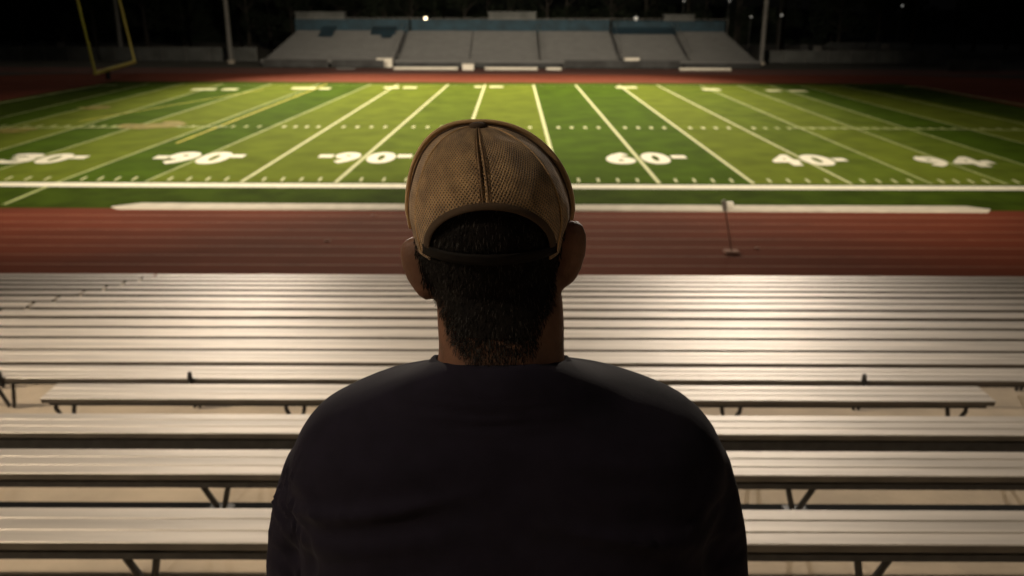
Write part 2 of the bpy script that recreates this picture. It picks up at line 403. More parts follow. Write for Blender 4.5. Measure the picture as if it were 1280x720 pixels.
for k, Y in enumerate(RY):
    rk = len(RY) - 1 - k          # 0 = nearest to the track
    if k == 0: base = 'closest bench in front of the man, showing three pale planks'
    elif k == len(RY) - 1: base = 'lowest aluminium bench, edging the running track'
    else: base = '%s aluminium bench counted from the bottom edge of the picture' % ORD[k]
    if k == 3:
        make_bench(-3.02, 3.1, Y, [-2.93 + .04, -1.40, 0, 1.42, 2.88], 'short aluminium bench with both ends showing, fourth from the bottom edge', k); continue
    br = bx1 if k != 4 else [-5.2, -3.66, -2.3, -.8, .9, 2.52, 4, 5.5]
    if k < 7:
        make_bench(-6.2, 6.3, Y, br, base, k)
    else:
        jl = -5.75 - .055 * (k - 8); jr = 13.5 if k not in (9, 10) else 6.55
        if k == 8: jl = -5.65
        make_bench(jl, jr, Y, br, base, k)
        if k not in (8, 9):
            make_bench(-13, jl - .05, Y, bx1, 'left wing bench beyond the joint, %s' % ('at the very front' if rk == 0 else '%s row up from the track' % ORD[rk]), k)


# ================================================================== THE WHITE KERB, STARTING POST, LITTER
a, b = gp(140, 259), gp(1243, 264)
yn = gp(640, 263.5).y; yf = gp(640, 256.6).y
bm = bmesh.new(); h = .06
dl = .45
pts = [(a.x + dl, yn), (b.x - dl, yn - .12), (b.x - .1, yn + .35), (b.x - dl - .5, yf - .12), (a.x + dl + .6, yf), (a.x, yn + .35)]
lo = [bm.verts.new((x, y, .006)) for x, y in pts]; hi = [bm.verts.new((x, y, h)) for x, y in pts]
bm.faces.new(hi); bm.faces.new(lo[::-1])
for i in range(6): bm.faces.new((lo[i], lo[(i + 1) % 6], hi[(i + 1) % 6], hi[i]))
bmesh.ops.recalc_face_normals(bm, faces=bm.faces)
bmesh.ops.bevel(bm, geom=[e for e in bm.edges if e.verts[0].co.z > .05 and e.verts[1].co.z > .05], offset=.02, segments=2, affect='EDGES')
tag(obj('kerb', bm, mat('weathered white kerb', (.62, .58, .50), .7, var=.12, scale=1.5)), 'long low white kerb board between grass and red track', 'kerb')
p = gp(914, 317)
t = thing('marker_post', 'slim post with white head on pale block beside the white kerb', 'post', (p.x, p.y, .016))
toppt = wp(905, 250, p.y) - Vector((p.x, p.y, .016))
bm = bmesh.new(); box(bm, -.26, .26, -.2, .2, 0, .1); bmesh.ops.bevel(bm, geom=bm.edges[:], offset=.03, segments=2, affect='EDGES'); obj('base', bm, mat('dusty block', (.50, .30, .25), .9), t)
bm = bmesh.new(); tube(bm, [(0, 0, .09), tuple(toppt * .8)], .025, 8); obj('pole', bm, mat('rusty brown pole', (.24, .12, .09), .7), t)
bm = bmesh.new(); tube(bm, [tuple(toppt * .8), tuple(toppt * .83), tuple(toppt * .985), tuple(toppt)], [.07, .085, .085, .05], 12); obj('post_head', bm, M['white'], t)
q = gp(916, 262.5, .13)
bm = bmesh.new(); box(bm, -.22, .22, -.12, .12, 0, .22); bmesh.ops.bevel(bm, geom=bm.edges[:], offset=.03, segments=2, affect='EDGES')
tag(obj('equipment_box', bm, M['white'], loc=(q.x, yn + .6, .061)), 'small white box sitting on the kerb beside the post', 'box')
def litter(x, y, w, lab):
    c = gp(x, y); bm = bmesh.new(); n = 9; random.seed(int(x))
    top = bm.verts.new((0, 0, .05)); rim = [bm.verts.new((w * math.cos(6.283 * i / n) * random.uniform(.6, 1.2), .6 * w * math.sin(6.283 * i / n) * random.uniform(.6, 1.2), random.uniform(.0, .05))) for i in range(n)]
    for i in range(n): bm.faces.new((top, rim[i], rim[(i + 1) % n]))
    bm.faces.new(rim[::-1]); bmesh.ops.recalc_face_normals(bm, faces=bm.faces)
    tag(obj('paper_scrap', bm, mat('dirty paper', (.6, .4, .34), .9), loc=(c.x, c.y, .018)), lab, 'litter', 'scraps lying on the red track')
litter(945, 311, .14, 'pale scrap on the track just right of the marker post')
litter(409, 302, .13, 'pale scrap on the track left of the man\'s head')
litter(466, 270, .1, 'small pale scrap on the track beside the cap, near the kerb')

# ================================================================== FAR STAND
GY = 116.5
fs = thing('far_grandstand', 'long grey bleacher stand with blue top screen across the field', 'grandstand', (0, GY, 0))
NR = 13
bm = bmesh.new(); aisle = bmesh.new()
rise, tread, z0 = .245, 1.02, .95
TOPZ = z0 + NR * rise
box(bm, -32, 31.4, 0, .3, 0, z0 - .12); obj('front_wall', bm, M['dark'], fs)
bm = bmesh.new()
for r in range(NR): box(bm, -31.6 + .10 * r, 31.0 - .10 * r, .31 + tread * r, .31 + tread * (r + 1) - .002, 0, z0 + rise * r - .30)
obj('deck', bm, M['dark'], fs)
bays = [(-31.5, -15.1), (-14.5, -5.55), (-5.45, 3.3), (3.6, 13.4), (13.9, 22.2), (22.6, 30.9)]
for bi, (xa, xb) in enumerate(bays):
    for r in range(NR):
        sh = .12 * r
        x0_, x1_ = xa + (sh if bi == 0 else 0), xb - (sh if bi == 5 else 0)
        bm = bmesh.new(); box(bm, x0_, x1_, .36 + tread * r, .36 + tread * r + .42, z0 + rise * r - .06, z0 + rise * r)
        box(bm, x0_ + .02, x1_ - .02, .36 + tread * r + .45, .36 + tread * r + .98, z0 + rise * r - .2, z0 + rise * r - .12)
        box(bm, x0_ + .02, x1_ - .02, .33 + tread * r, .35 + tread * r, z0 + rise * r - .26, z0 + rise * r - .04)
        obj('seat_row', bm, M['grey_seat'], fs)
bm = bmesh.new(); box(bm, -31.8, 31.3, -.25, .28, z0 - .42, z0 - .1); obj('front_walkway', bm, M['grey_seat'], fs)
yb = .31 + tread * NR
for xa, xb, zt in ((-30.4, -14.5, 1.25), (-14.2, 13.5, 1.25), (13.9, 29.6, 1.15)):
    bm = bmesh.new(); box(bm, xa, xb, yb, yb + .06, TOPZ - .5, TOPZ + zt)
    obj('windscreen', bm, M['blue'], fs)
bm = bmesh.new()
for x in [-30 + 2.4 * i for i in range(26)]: tube(bm, [(x, yb + .12, TOPZ - .6), (x, yb + .12, TOPZ + 1.4)], .04, 6)
box(bm, -30.4, 30, yb + .09, yb + .15, TOPZ + 1.36, TOPZ + 1.42); obj('top_railing', bm, M['pole'], fs)
for xa, xb, zt in ((-30.3, -23.5, 2.1), (-3.4, 3.2, 2.2), (21.2, 25.3, 1.9)):
    bm = bmesh.new(); box(bm, xa, xb, yb + .2, yb + 1.8, TOPZ - .4, TOPZ + zt); box(bm, xa - .15, xb + .15, yb + .1, yb + 1.95, TOPZ + zt, TOPZ + zt + .12)
    box(bm, xa + .4, xb - .4, yb + .17, yb + .19, TOPZ + zt - .7, TOPZ + zt - .25)
    obj('press_booth', bm, M['fence'], fs)
for x0_, x1_, r0, r1 in ((-26.5, -24.6, 9, 13), (-19.5, -16.2, 10, 13), (-17.9, -16.5, 8.6, 13), (13.7, 22.5, 10.7, 13)):
    bm = bmesh.new(); poly(bm, [(x0_, .4 + tread * r0, z0 + rise * r0 + .05), (x1_, .4 + tread * r0, z0 + rise * r0 + .05), (x1_, yb, TOPZ + .3), (x0_, yb, TOPZ + .3)])
    bmesh.ops.solidify(bm, geom=bm.faces[:], thickness=.03); obj('tarpaulin', bm, M['blue'], fs)
bm = bmesh.new()
for x in (-15.3, -14.5, 3.35, 3.75, 13.4, 14.1, 22.2, 22.75):
    tube(bm, [(x, .2, z0 - .2), (x, .2, z0 + .75), (x, yb - .6, TOPZ + .7)], .03, 6)
obj('aisle_rail', bm, M['pole'], fs)
# team area in front
def far_box(name, x0_, x1_, yt, yb_, Y, dep, m, lab, cat, group=None):
    zt, zb = wp((x0_ + x1_) / 2, yt, Y).z, max(.01, wp((x0_ + x1_) / 2, yb_, Y).z)
    X0, X1 = wp(x0_, (yt + yb_) / 2, Y).x, wp(x1_, (yt + yb_) / 2, Y).x
    t = thing(name, lab, cat, ((X0 + X1) / 2, Y, zb if zb > .3 else 0.01), group)
    hw = (X1 - X0) / 2; hh = zt - t.location.z
    return t, hw, hh, dep
def white_table(x0_, x1_, yt, lab, m='white'):
    t, hw, hh, dep = far_box('team_bench', x0_, x1_, yt, 92, 111.5, .8, m, lab, 'bench', 'benches along the far apron')
    obj('bench_top', B(-hw, hw, 0, .5, hh - .3, hh - .24), M[m], t)
    obj('backrest', B(-hw, hw, .5, .56, hh - .2, hh), M[m], t)
    bm = bmesh.new()
    k = max(2, int(hw)); 
    for i in range(k + 1):
        x = -hw + .1 + (2 * hw - .2) * i / k; box(bm, x - .03, x + .03, .05, .09, 0, hh - .305); box(bm, x - .03, x + .03, .57, .61, 0, hh - .01)
    obj('frame', bm, M['pole'], t)
white_table(492, 572, 84.2, 'pale team bench left of the small white table at the far side')
white_table(606, 672, 84.6, 'long cream team bench in front of the far stand, beside the white box')
white_table(683, 702, 85, 'short cream team bench at the right end of the long cream one')
white_table(850, 915, 85.5, 'cream team bench at the right of the far stand')
white_table(420, 443, 85.5, 'small dim team bench at the left of the far stand', 'grey_seat')
def crate(x0_, x1_, yt, yb_, Y, lab, m='white'):
    t, hw, hh, dep = far_box('equipment_box', x0_, x1_, yt, yb_, Y, .8, m, lab, 'box', 'pale boxes by the far stand')
    obj('box_body', B(-hw, hw, 0, 1, 0, hh * .82), M[m], t); obj('lid', B(-hw - .04, hw + .04, -.04, 1.04, hh * .82 + .003, hh), M[m], t)
crate(471, 490, 73, 82.5, 115.2, 'pale box at the foot of the far stand aisle, left of centre')
crate(781, 799, 72.5, 81.5, 115.2, 'pale box at the foot of the far stand aisle, right of centre')
crate(578, 592, 80, 90.5, 111.2, 'white box beside the long cream bench')
for x in ((415, 480), (705, 850), (330, 410)):
    Y = 113.8; X0, X1 = wp(x[0], 85, Y).x, wp(x[1], 85, Y).x
    bm = bmesh.new(); box(bm, X0, X1, 0, .05, .12, 1.0)
    t = thing('barrier_screen', 'low dark barrier screen %s' % {415: 'under the left bay of the far stand', 705: 'under the right bays of the far stand', 330: 'at the left foot of the far stand'}[x[0]], 'barrier', (0, Y, 0), 'dark barriers before the far stand')
    obj('screen_panel', bm, M['dark'], t)
    bm = bmesh.new()
    n = int((X1 - X0) / 2) + 1
    for i in range(n + 1): xx = X0 + (X1 - X0) * i / n; obj('post', B(xx - .03, xx + .03, .053, .1, 0, 1.05), M['pole'], t)

# ================================================================== GOAL POST
g1, g2 = wp(119, 91.5, 90), wp(168.5, 77.5, 105.6)
c = (g1 + g2) / 2
t = thing('goal_post', 'yellow goal post with two tall uprights at the far left corner', 'goal post', (c.x, c.y, 0))
off = Vector((c.x, c.y, 0)); g1, g2 = g1 - off, g2 - off
bm = bmesh.new(); tube(bm, [g1, g2], .2, 10); obj('crossbar', bm, M['goal'], t)
for g, (xt, yt_), Y in ((g1, (95, -8), 90), (g2, (147.5, -8), 105.6)):
    tp = wp(xt, yt_, Y) - off
    bm = bmesh.new(); tube(bm, [g, tp * 1.0], .13, 8); obj('upright', bm, M['goal'], t)
m_ = (g1 + g2) / 2
bm = bmesh.new(); tube(bm, [m_, m_ + Vector((-.5, 0, -.05)), m_ + Vector((-.9, 0, -.3)), (m_.x - 1.0, m_.y, .012)], .13, 10); obj('gooseneck', bm, M['goal'], t)
bm = bmesh.new(); tube(bm, [(m_.x - 1, m_.y, .012), (m_.x - 1, m_.y, 1.0)], .24, 12); obj('post_padding', bm, M['dark'], t)

# ================================================================== FLOODLIGHT MASTS (their lamps light the scene)
def spot(name, loc, target, watts, size, blend, parent, col=(1, .83, .60), rad=.6):
    d = bpy.data.lights.new(name, 'SPOT'); d.energy = watts; d.spot_size = R(size); d.spot_blend = blend; d.color = col; d.shadow_soft_size = rad
    o = bpy.data.objects.new(name, d); COL.objects.link(o)
    v = Vector(target) - Vector(loc); o.rotation_euler = v.to_track_quat('-Z', 'Y').to_euler()
    o.parent = parent; o.location = Vector(loc) - parent.location
    return o
def mast(X, Y, H, label, facing, seg=None):
    t = thing('floodlight_mast', label, 'light mast', (X, Y, 0), 'floodlight masts around the field')
    bm = bmesh.new(); tube(bm, [(0, 0, .5), (0, 0, H * .5), (0, 0, H)], [.34, .26, .16], 14); obj('pole', bm, M['pole'], t, smooth=False)
    bm = bmesh.new(); tube(bm, [(0, 0, 0), (0, 0, .5)], .55, 14); obj('footing', bm, M['wall'], t)
    for r in range(3):
        z = H - .6 - 1.3 * r
        obj('crossarm', B(-2.6, 2.6, -.06, .06, z - .08, z + .08), M['pole'], t)
        for i in range(6):
            x = -2.35 + .94 * i
            bm = bmesh.new(); tube(bm, [(x, facing * .12, z - .02), (x, facing * .3, z - .1), (x, facing * .52, z - .22)], [.1, .3, .34], 12)
            hd = obj('lamp_head', bm, M['pole'], t)
            bm = bmesh.new(); tube(bm, [(x, facing * .522, z - .221), (x, facing * .54, z - .23)], .29, 12); obj('lens', bm, M['flood'], hd)
    return t
pL, pR, pLL = wp(289.5, 85, 121), wp(951, 85, 121), wp(153.5, 76, 133)
HM = 40
mL = mast(pL.x, 121, HM, 'grey floodlight mast left of the far stand', -1)
mR = mast(pR.x, 121, HM, 'grey floodlight mast right of the far stand', -1)
mLL = mast(pLL.x, 133, 36, 'grey light mast behind the goal post', -1)
hL = mast(-34, -16, 34, 'added unseen floodlight mast behind the near stand, left', 1)
hR = mast(34, -16, 34, 'added unseen floodlight mast behind the near stand, right', 1)
hC = mast(-22, -6.6, 29, 'added unseen mast carrying a fill light at the left side of the near stand', 1)
K = 1000.
# far masts: one beam on the field, one wide beam reaching the near stand
spot('flood_beam', (mL.location.x, 120, HM - 2), (-6, 78, 0), 300 * K, 58, 1, mL)
spot('flood_beam', (mR.location.x, 120, HM - 2), (-2, 76, 0), 265 * K, 58, 1, mR)
spot('stand_beam', (mL.location.x, 120, HM - 2), (-2.6, 5, 5.5), 165 * K, 12, 1, mL, col=(1, .87, .72), rad=1.6)
spot('stand_beam', (mR.location.x, 120, HM - 2), (0, 7, 4.5), 250 * K, 9.5, 1, mR, col=(1, .87, .72), rad=1.0)
# near masts, added out of view: beams thrown over the near stand on to the field
spot('flood_beam', (-34, -15, 32), (-6, 84, 0), 530 * K, 36, 1, hL)
spot('flood_beam', (34, -15, 32), (2, 84, 0), 410 * K, 36, 1, hR)
spot('fill_beam', (-22, -6.1, 28), (-4.2, 4.0, 5.5), 41 * K, 31, 1, hC, col=(1, .83, .62), rad=.5)  # added fill for the man's back, his cap and the near seats

# ================================================================== BACKGROUND
def tree_mesh(seed, h, w):
    random.seed(seed); t = bmesh.new(); c = bmesh.new()
    tube(t, [(0, 0, 0), (.1, 0, h * .25), (-.1, .1, h * .6), (0, 0, h * .85)], [.35, .26, .15, .04], 8)
    cl = []
    for k in range(11):
        a = random.uniform(0, 6.28); z = h * random.uniform(.32, .95); r = w * (1 - (z / h - .35) ** 2 * 1.3) * random.uniform(.3, .75)
        p = Vector((r * math.cos(a), r * math.sin(a), z)); cl.append((p, w * random.uniform(.3, .5)))
        tube(t, [(0, 0, z * .7), (p.x * .5, p.y * .5, z * .85), tuple(p)], [.12, .08, .02], 5)
    for p, r in cl:
        for k in range(170):
            d = Vector((random.gauss(0, 1), random.gauss(0, 1), random.gauss(0, .8))).normalized() * r * random.uniform(.3, 1) ** .5
            q = p + d; u = Vector((random.gauss(0, 1), random.gauss(0, 1), random.gauss(0, 1))).normalized(); v = u.orthogonal().normalized(); s = random.uniform(.14, .3)
            c.faces.new([c.verts.new(q + u * s), c.verts.new(q + v * s * .6), c.verts.new(q - u * s), c.verts.new(q - v * s * .6)])
    m1 = bpy.data.meshes.new('trunk'); t.to_mesh(m1); t.free(); m1.materials.append(M['bark'])
    m2 = bpy.data.meshes.new('crown'); c.to_mesh(m2); c.free(); m2.materials.append(M['leaf'])
    return m1, m2
TM = [tree_mesh(1, 13, 4.6), tree_mesh(2, 15.5, 4.2), tree_mesh(3, 11.5, 5)]
random.seed(11)
LABT = ['dark tree in the wood behind the far stand', 'tall narrow dark tree in the wood behind the far stand', 'low broad dark tree in the wood behind the far stand']
for i in range(66):
    row = i % 2; x = -118 + 236 * (i // 2) / 32 + random.uniform(-1.8, 1.8) + row * 3; y = 152 + row * 9 + random.uniform(-3, 3); k = random.randrange(3)
    t = thing('tree', LABT[k], 'tree', (x, y, 0), 'dark trees behind the far stand', random.uniform(0, 6.28))
    s = random.uniform(.85, 1.15); t.scale = (s, s, s)
    for nm, me in zip(('trunk', 'crown'), TM[k]):
        o = bpy.data.objects.new(nm, me); COL.objects.link(o); o.parent = t
bm = bmesh.new()
N = 60
base = [(-260 + 520 * i / N) for i in range(N + 1)]
prev = None
for x in base:
    h = 10 + 7 * noise.noise(Vector((x * .02, 3, 0))) + abs(x) * .02 + (3.5 if x < -60 else 0)
    v = [bm.verts.new((x, 172, -1)), bm.verts.new((x, 190, h * .6)), bm.verts.new((x, 240, h + 2)), bm.verts.new((x, 330, -1))]
    if prev:
        for a_, b_, c_, d_ in zip(prev, prev[1:], v[1:], v): bm.faces.new((a_, b_, c_, d_))
    prev = v
struct('hill', bm, M['leaf'])
def fence(px0, px1, Y, H, m, lab):
    X0, X1 = wp(px0, 80, Y).x, wp(px1, 80, Y).x
    t = thing('screen_fence', lab, 'fence', (X0, Y, 0), 'screen fences beyond the track'); w = X1 - X0
    bm = bmesh.new(); n = max(1, int(w / 3)); 
    for i in range(n):   # sagging cloth panels between the posts
        xa, xb = w * i / n + .05, w * (i + 1) / n - .05; sg = random.uniform(.0, .03)
        box(bm, xa, xb, .08, .1, .08, H - .05 - sg)
    obj('screen_cloth', bm, m, t)
    for i in range(n + 1):
        bm = bmesh.new(); tube(bm, [(w * i / n, 0, 0), (w * i / n, 0, H + .1)], .045, 6); obj('fence_post', bm, M['pole'], t)
    bm = bmesh.new(); tube(bm, [(0, 0, H), (w, 0, H)], .03, 6); obj('top_rail', bm, M['pole'], t)
fence(-60, 322, 124, 1.9, M['fence'], 'low grey screen fence left of the far stand')
fence(950, 1175, 124, 1.7, M['fence'], 'low grey screen fence right of the far stand')
fence(1186, 1250, 112, 1.3, M['fence'], 'short pale screen fence at the far right corner of the track')
def hut(px0, px1, yt, Y, m, lab):
    X0, X1 = wp(px0, yt, Y).x, wp(px1, yt, Y).x; zt = wp(px0, yt, Y).z
    t = thing('storage_hut', lab, 'hut', ((X0 + X1) / 2, Y, 0), 'low huts behind the far fences'); hw = (X1 - X0) / 2
    obj('wall', B(-hw, hw, 0, 5, 0, zt - .3), m, t)
    bm = bmesh.new(); bm2 = [(-hw - .3, -.3, zt - .298), (hw + .3, -.3, zt - .298), (hw + .3, 5.3, zt - .298), (-hw - .3, 5.3, zt - .298)]
    lo = [bm.verts.new(p) for p in bm2]; r1, r2 = bm.verts.new((-hw - .3, 2.5, zt + .5)), bm.verts.new((hw + .3, 2.5, zt + .5))
    bm.faces.new(lo[::-1]); bm.faces.new((lo[0], lo[1], r2, r1)); bm.faces.new((lo[2], lo[3], r1, r2)); bm.faces.new((lo[1], lo[2], r2)); bm.faces.new((lo[3], lo[0], r1))
    obj('roof', bm, M['fence'], t)
    d = obj('door', B(-hw * .3 - .5, -hw * .3 + .5, -.06, -.003, 0, 2.0), M['dark'], t)
    w_ = obj('window', B(hw * .3 - .6, hw * .3 + .6, -.05, -.003, 1.0, 1.8), M['grey_deck'], t)
hut(1045, 1140, 58, 140, M['dark'], 'long dark hut with pale roof right of the stand')
hut(985, 1040, 70, 134, M['fence'], 'small grey hut just right of the right mast')
hut(30, 105, 72, 138, M['dark'], 'dark hut behind the goal post')
def lamp(x, y, Y, m, r, lab):
    p = wp(x, y, Y); t = thing('street_lamp', lab, 'lamp', (p.x, Y, 0), 'small lamps in the dark behind the far stand')
    bm = bmesh.new(); tube(bm, [(0, .3, 0), (0, .3, p.z + .2), (0, .2, p.z + .35), (0, 0, p.z + .3)], .07, 8); obj('pole', bm, M['dark'], t)
    bm = bmesh.new(); ellipsoid(bm, (0, 0, p.z), (r, r, r), 12); obj('globe', bm, m, t, smooth=True)
    bm = bmesh.new(); tube(bm, [(0, 0, p.z + r * .8), (0, 0, p.z + r + .25)], [r * .8, .05], 10); obj('lamp_hood', bm, M['dark'], t)
lamp(532, 23, 138, M['bulb'], .20, 'bright warm lamp above the left centre of the far stand')
lamp(795, 23, 138, M['bulb_dim'], .30, 'dimmer warm lamp above the right centre of the far stand')
lamp(977, 19, 140, M['bulb_dim'], .17, 'small cold lamp right of the right mast')
lamp(939, 21, 140, M['bulb_dim'], .14, 'small cold lamp left of the right mast')
lamp(1128, 7, 142, M['bulb_dim'], .16, 'small cold lamp high at the far right')
lamp(855, 1, 142, M['bulb_dim'], .14, 'small cold lamp at the top edge, left of the pair')
lamp(912, 1, 142, M['bulb_dim'], .14, 'small cold lamp at the top edge, right of the pair')

# ================================================================== THE MAN
FLOOR = None
for k, Y in enumerate(ALLY):
    if edges[k] > 1.0: FLOOR = first_z if k == 0 else tops[k - 1]; break
man = thing('person', 'man seen from behind in tan mesh cap and dark navy shirt, standing among the benches', 'person', (0, 1.0, FLOOR))
def to_local(me_or_obj):   # meshes are modelled in world space; shift them to the man's origin
    me = me_or_obj; me.transform(Matrix.Translation((0, -1.0, -FLOOR))); return me
def P(x, y, Y=1.0): return wp(x, y, Y)
def ring_px(y, xl, xr, ry, Y=1.0, e=2.2, ty=0, tx=0):
    a, b = P(xl, y, Y), P(xr, y, Y); c = (a + b) / 2; return (c.x, Y, c.z, (b.x - a.x) / 2, ry, e, ty, tx)
# --- head frame
HC = P(612, 300); HX, HZ = HC.x, HC.z         # centre of the skull behind the cap's lower half
HW = (P(712, 262).x - P(509, 262).x) / 2      # half width of the cap
TILT = R(-2.2)
body = bmesh.new()
hr, hd, hh = HW * .90, .098, .118
SC = Vector((HX, 1.015, HZ + .016))
hm = Matrix.Translation(SC)
bmesh.ops.create_icosphere(body, subdivisions=5, radius=1, matrix=Matrix.Identity(4))
for v in body.verts:
    d = v.co.normalized(); x, y, z = d
    px_, py_, pz_ = x * hr, y * hd, z * hh * (.86 if z > 0 else 1)
    if z < 0:                       # narrower jaw, chin forward
        px_ *= 1 - .22 * (-z) ** 1.5; 
        if y > 0: py_ *= 1 - .10 * (-z); pz_ *= 1.08
        else: py_ *= 1 - .18 * (-z)
    if y > 0:
        g = lambda cx, cz, sx, sz: math.exp(-((px_ - cx) / sx) ** 2 - ((pz_ - cz) / sz) ** 2)
        py_ += .026 * g(0, -.022, .011, .020) * (1.0) + .010 * g(0, .000, .008, .02)
        py_ -= .010 * (g(.032, .006, .016, .011) + g(-.032, .006, .016, .011))
        py_ += .006 * g(0, .024, .05, .008)
        py_ += .007 * g(0, -.060, .022, .006) + .007 * g(0, -.073, .020, .006) - .004 * g(0, -.0665, .022, .003)
        py_ += .012 * g(0, -.102, .022, .018)
    v.co = SC + Vector((px_, py_, pz_))
# --- neck and torso under the clothes
loft(body, [ring_px(330, 552, 690, .055, 1.0), ring_px(372, 546, 703, .062, .995), ring_px(400, 547, 705, .064, .99), ring_px(430, 549, 705, .066, .985), ring_px(452, 547, 706, .070, .985, 2.2),
            ring_px(475, 512, 742, .078, .99), ring_px(500, 455, 800, .10, 1.0), ring_px(560, 400, 862, .12, 1.0, 2.5), ring_px(640, 395, 868, .125, 1.0, 2.5),
            (0, 1.0, FLOOR + 1.12, .19, .12, 2.4), (0, 1.0, FLOOR + 1.0, .165, .115, 2.4), (0, 1.0, FLOOR + .90, .175, .12, 2.4), (0, 1.0, FLOOR + .80, .165, .115, 2.3)], 40)
legs = []
for s in (-1, 1):
    legs.append([(s * .085, 1.0, FLOOR + .86, .088, .10), (s * .095, 1.0, FLOOR + .72, .082, .092), (s * .105, 1.01, FLOOR + .50, .058, .066), (s * .108, 1.0, FLOOR + .44, .054, .06),
                 (s * .112, .985, FLOOR + .32, .054, .06), (s * .115, .99, FLOOR + .12, .036, .042), (s * .115, .99, FLOOR + .07, .036, .045)])
    loft(body, legs[-1], 20)
    ellipsoid(body, (s * .12, 1.06, FLOOR + .055), (.042, .12, .038), 20)
SHL = [P(418, 560), P(395, 650), P(385, 745)]; SHR = [P(850, 560), P(875, 650), P(884, 745)]
def armpts(Q, s):
    e_ = Vector((Q[2].x + s * -.002, 1.0, Q[2].z - .045)); wr = Vector((e_.x - s * .0, 1.075, e_.z - .255))
    return [Q[0], Q[1], Q[2], e_, (e_ + wr) / 2 + Vector((0, -.004, 0)), wr]
arms = [armpts(SHL, -1), armpts(SHR, 1)]
for A_ in arms: tube(body, A_, [.045, .043, .040, .037, .034, .025], 18)
# hands: palm, four bent fingers and a thumb each
for A_, s in zip(arms, (-1, 1)):
    w = A_[-1]
    palm = Vector((w.x, w.y + .012, w.z - .055))
    ellipsoid(body, palm, (.016, .040, .052), 18)
    for f, (dy, ln) in enumerate(((.030, .068), (.010, .078), (-.010, .072), (-.028, .058))):
        b0 = palm + Vector((0, dy, -.028)); c1 = b0 + Vector((-s * .002, dy * .12 + .004, -ln * .45)); c2 = c1 + Vector((-s * .012, .003, -ln * .33)); c3 = c2 + Vector((-s * .016, 0, -ln * .2))
        tube(body, [b0, c1, c2, c3], [.0095, .0088, .0082, .0065], 10)
    tube(body, [palm + Vector((0, .025, .022)), palm + Vector((-s * .010, .052, -.008)), palm + Vector((-s * .016, .060, -.034)), palm + Vector((-s * .018, .058, -.052))], [.014, .012, .010, .007], 10)
# ears
def ear(pxs, s):
    # pxs: (y, outer x, inner x) down the ear in the photo
    rings = []
    for i, (y, xo, xi) in enumerate(pxs):
        a, b = P(xo, y, 1.0), P(xi, y, 1.0); c = (a + b) / 2; f = math.sin(math.pi * (i + .6) / (len(pxs) + .2))
        rings.append((c.x, 1.0 - .006 * f, c.z, abs(b.x - a.x) / 2, .006 + .010 * f, 2.0, 0, 0))
    return rings
EL = ear([(296, 512, 530), (300, 505.5, 540), (308, 502, 552), (320, 501.5, 556), (335, 505, 558), (348, 511, 558), (360, 518, 556), (368, 524, 548), (372.5, 529, 540)], -1)
ER = ear([(275.5, 713, 721), (278, 706, 727), (284, 700, 730.5), (298, 697, 731.5), (315, 695, 730.5), (330, 692, 727), (343, 688, 722), (352, 686, 716), (357.5, 690, 709)], 1)
loft(body, EL, 16); loft(body, ER, 16)
for pp in (([(508, 300), (503, 308), (502.5, 320), (506, 336), (512, 350), (519, 361), (526, 369)]), ([(722, 280), (728, 286), (730.5, 298), (729.5, 315), (726, 330), (720.5, 344), (713, 353)])):
    tube(body, [P(x, y, .993) for x, y in pp], [.0022, .0034, .0038, .0036, .0032, .003, .0026], 8)
bme = remeshed(body, .0042, 5, .5)
bco = [v.co.copy() for v in bme.vertices]; bno = [v.normal.copy() for v in bme.vertices]
bobj = obj('body', to_local(bme), M['skin'], man, smooth=True)
# eyes, mouth
for s in (-1, 1):
    bm = bmesh.new(); ellipsoid(bm, SC + Vector((s * .032, hd * .855, .005)), (.012, .010, .009), 16); e_ = obj('eye', bm, M['eye'], man, smooth=True); to_local(e_.data)
    bm = bmesh.new(); ellipsoid(bm, SC + Vector((s * .032, hd * .855 + .0085, .005)), (.005, .003, .005), 12); i_ = obj('iris', bm, M['iris'], e_, smooth=True); to_local(i_.data)

# --- shirt
shirt = bmesh.new()
loft(shirt, [ring_px(447, 547, 706, .070, .985, 2.0, -.27), ring_px(456, 524, 729, .080, .985, 2.2, -.22), ring_px(465, 497, 757, .088, .987, 2.2, -.14), ring_px(476, 465, 787, .098, .992), ring_px(487, 433, 823, .106, .998, 2.1), ring_px(503, 402, 858, .114, 1.0, 2.15),
             ring_px(520, 386, 878, .120, 1.0, 2.2), ring_px(540, 374, 893, .125, 1.0, 2.3), ring_px(565, 366, 903, .130, 1.0, 2.4), ring_px(595, 366, 902, .134, 1.0, 2.5), ring_px(630, 378, 888, .140, 1.0, 2.7), ring_px(680, 382, 884, .143, 1.0, 2.7), ring_px(760, 392, 880, .14, 1.0, 2.6),
             (0, 1.0, FLOOR + .98, .195, .14, 2.5), (0, 1.0, FLOOR + .88, .198, .142, 2.5), (0, 1.0, FLOOR + .82, .20, .142, 2.5)], 48)
for A_ in arms:
    sgn = -1 if A_[0].x < 0 else 1
    px_l = [(470, 590), (430, 578), (409, 592), (400, 625), (391, 670), (385, 740)]; px_r = [(800, 590), (838, 578), (858, 592), (867, 625), (878, 670), (884, 740)]
    Q = [P(*q) for q in (px_l if sgn < 0 else px_r)] + [A_[3], A_[4], A_[5] + Vector((0, 0, .01))]
    tube(shirt, Q, [.035, .045, .050, .050, .049, .048, .047, .042, .034], 24, 1.12)
sme = remeshed(shirt, .0058, 16, .6)
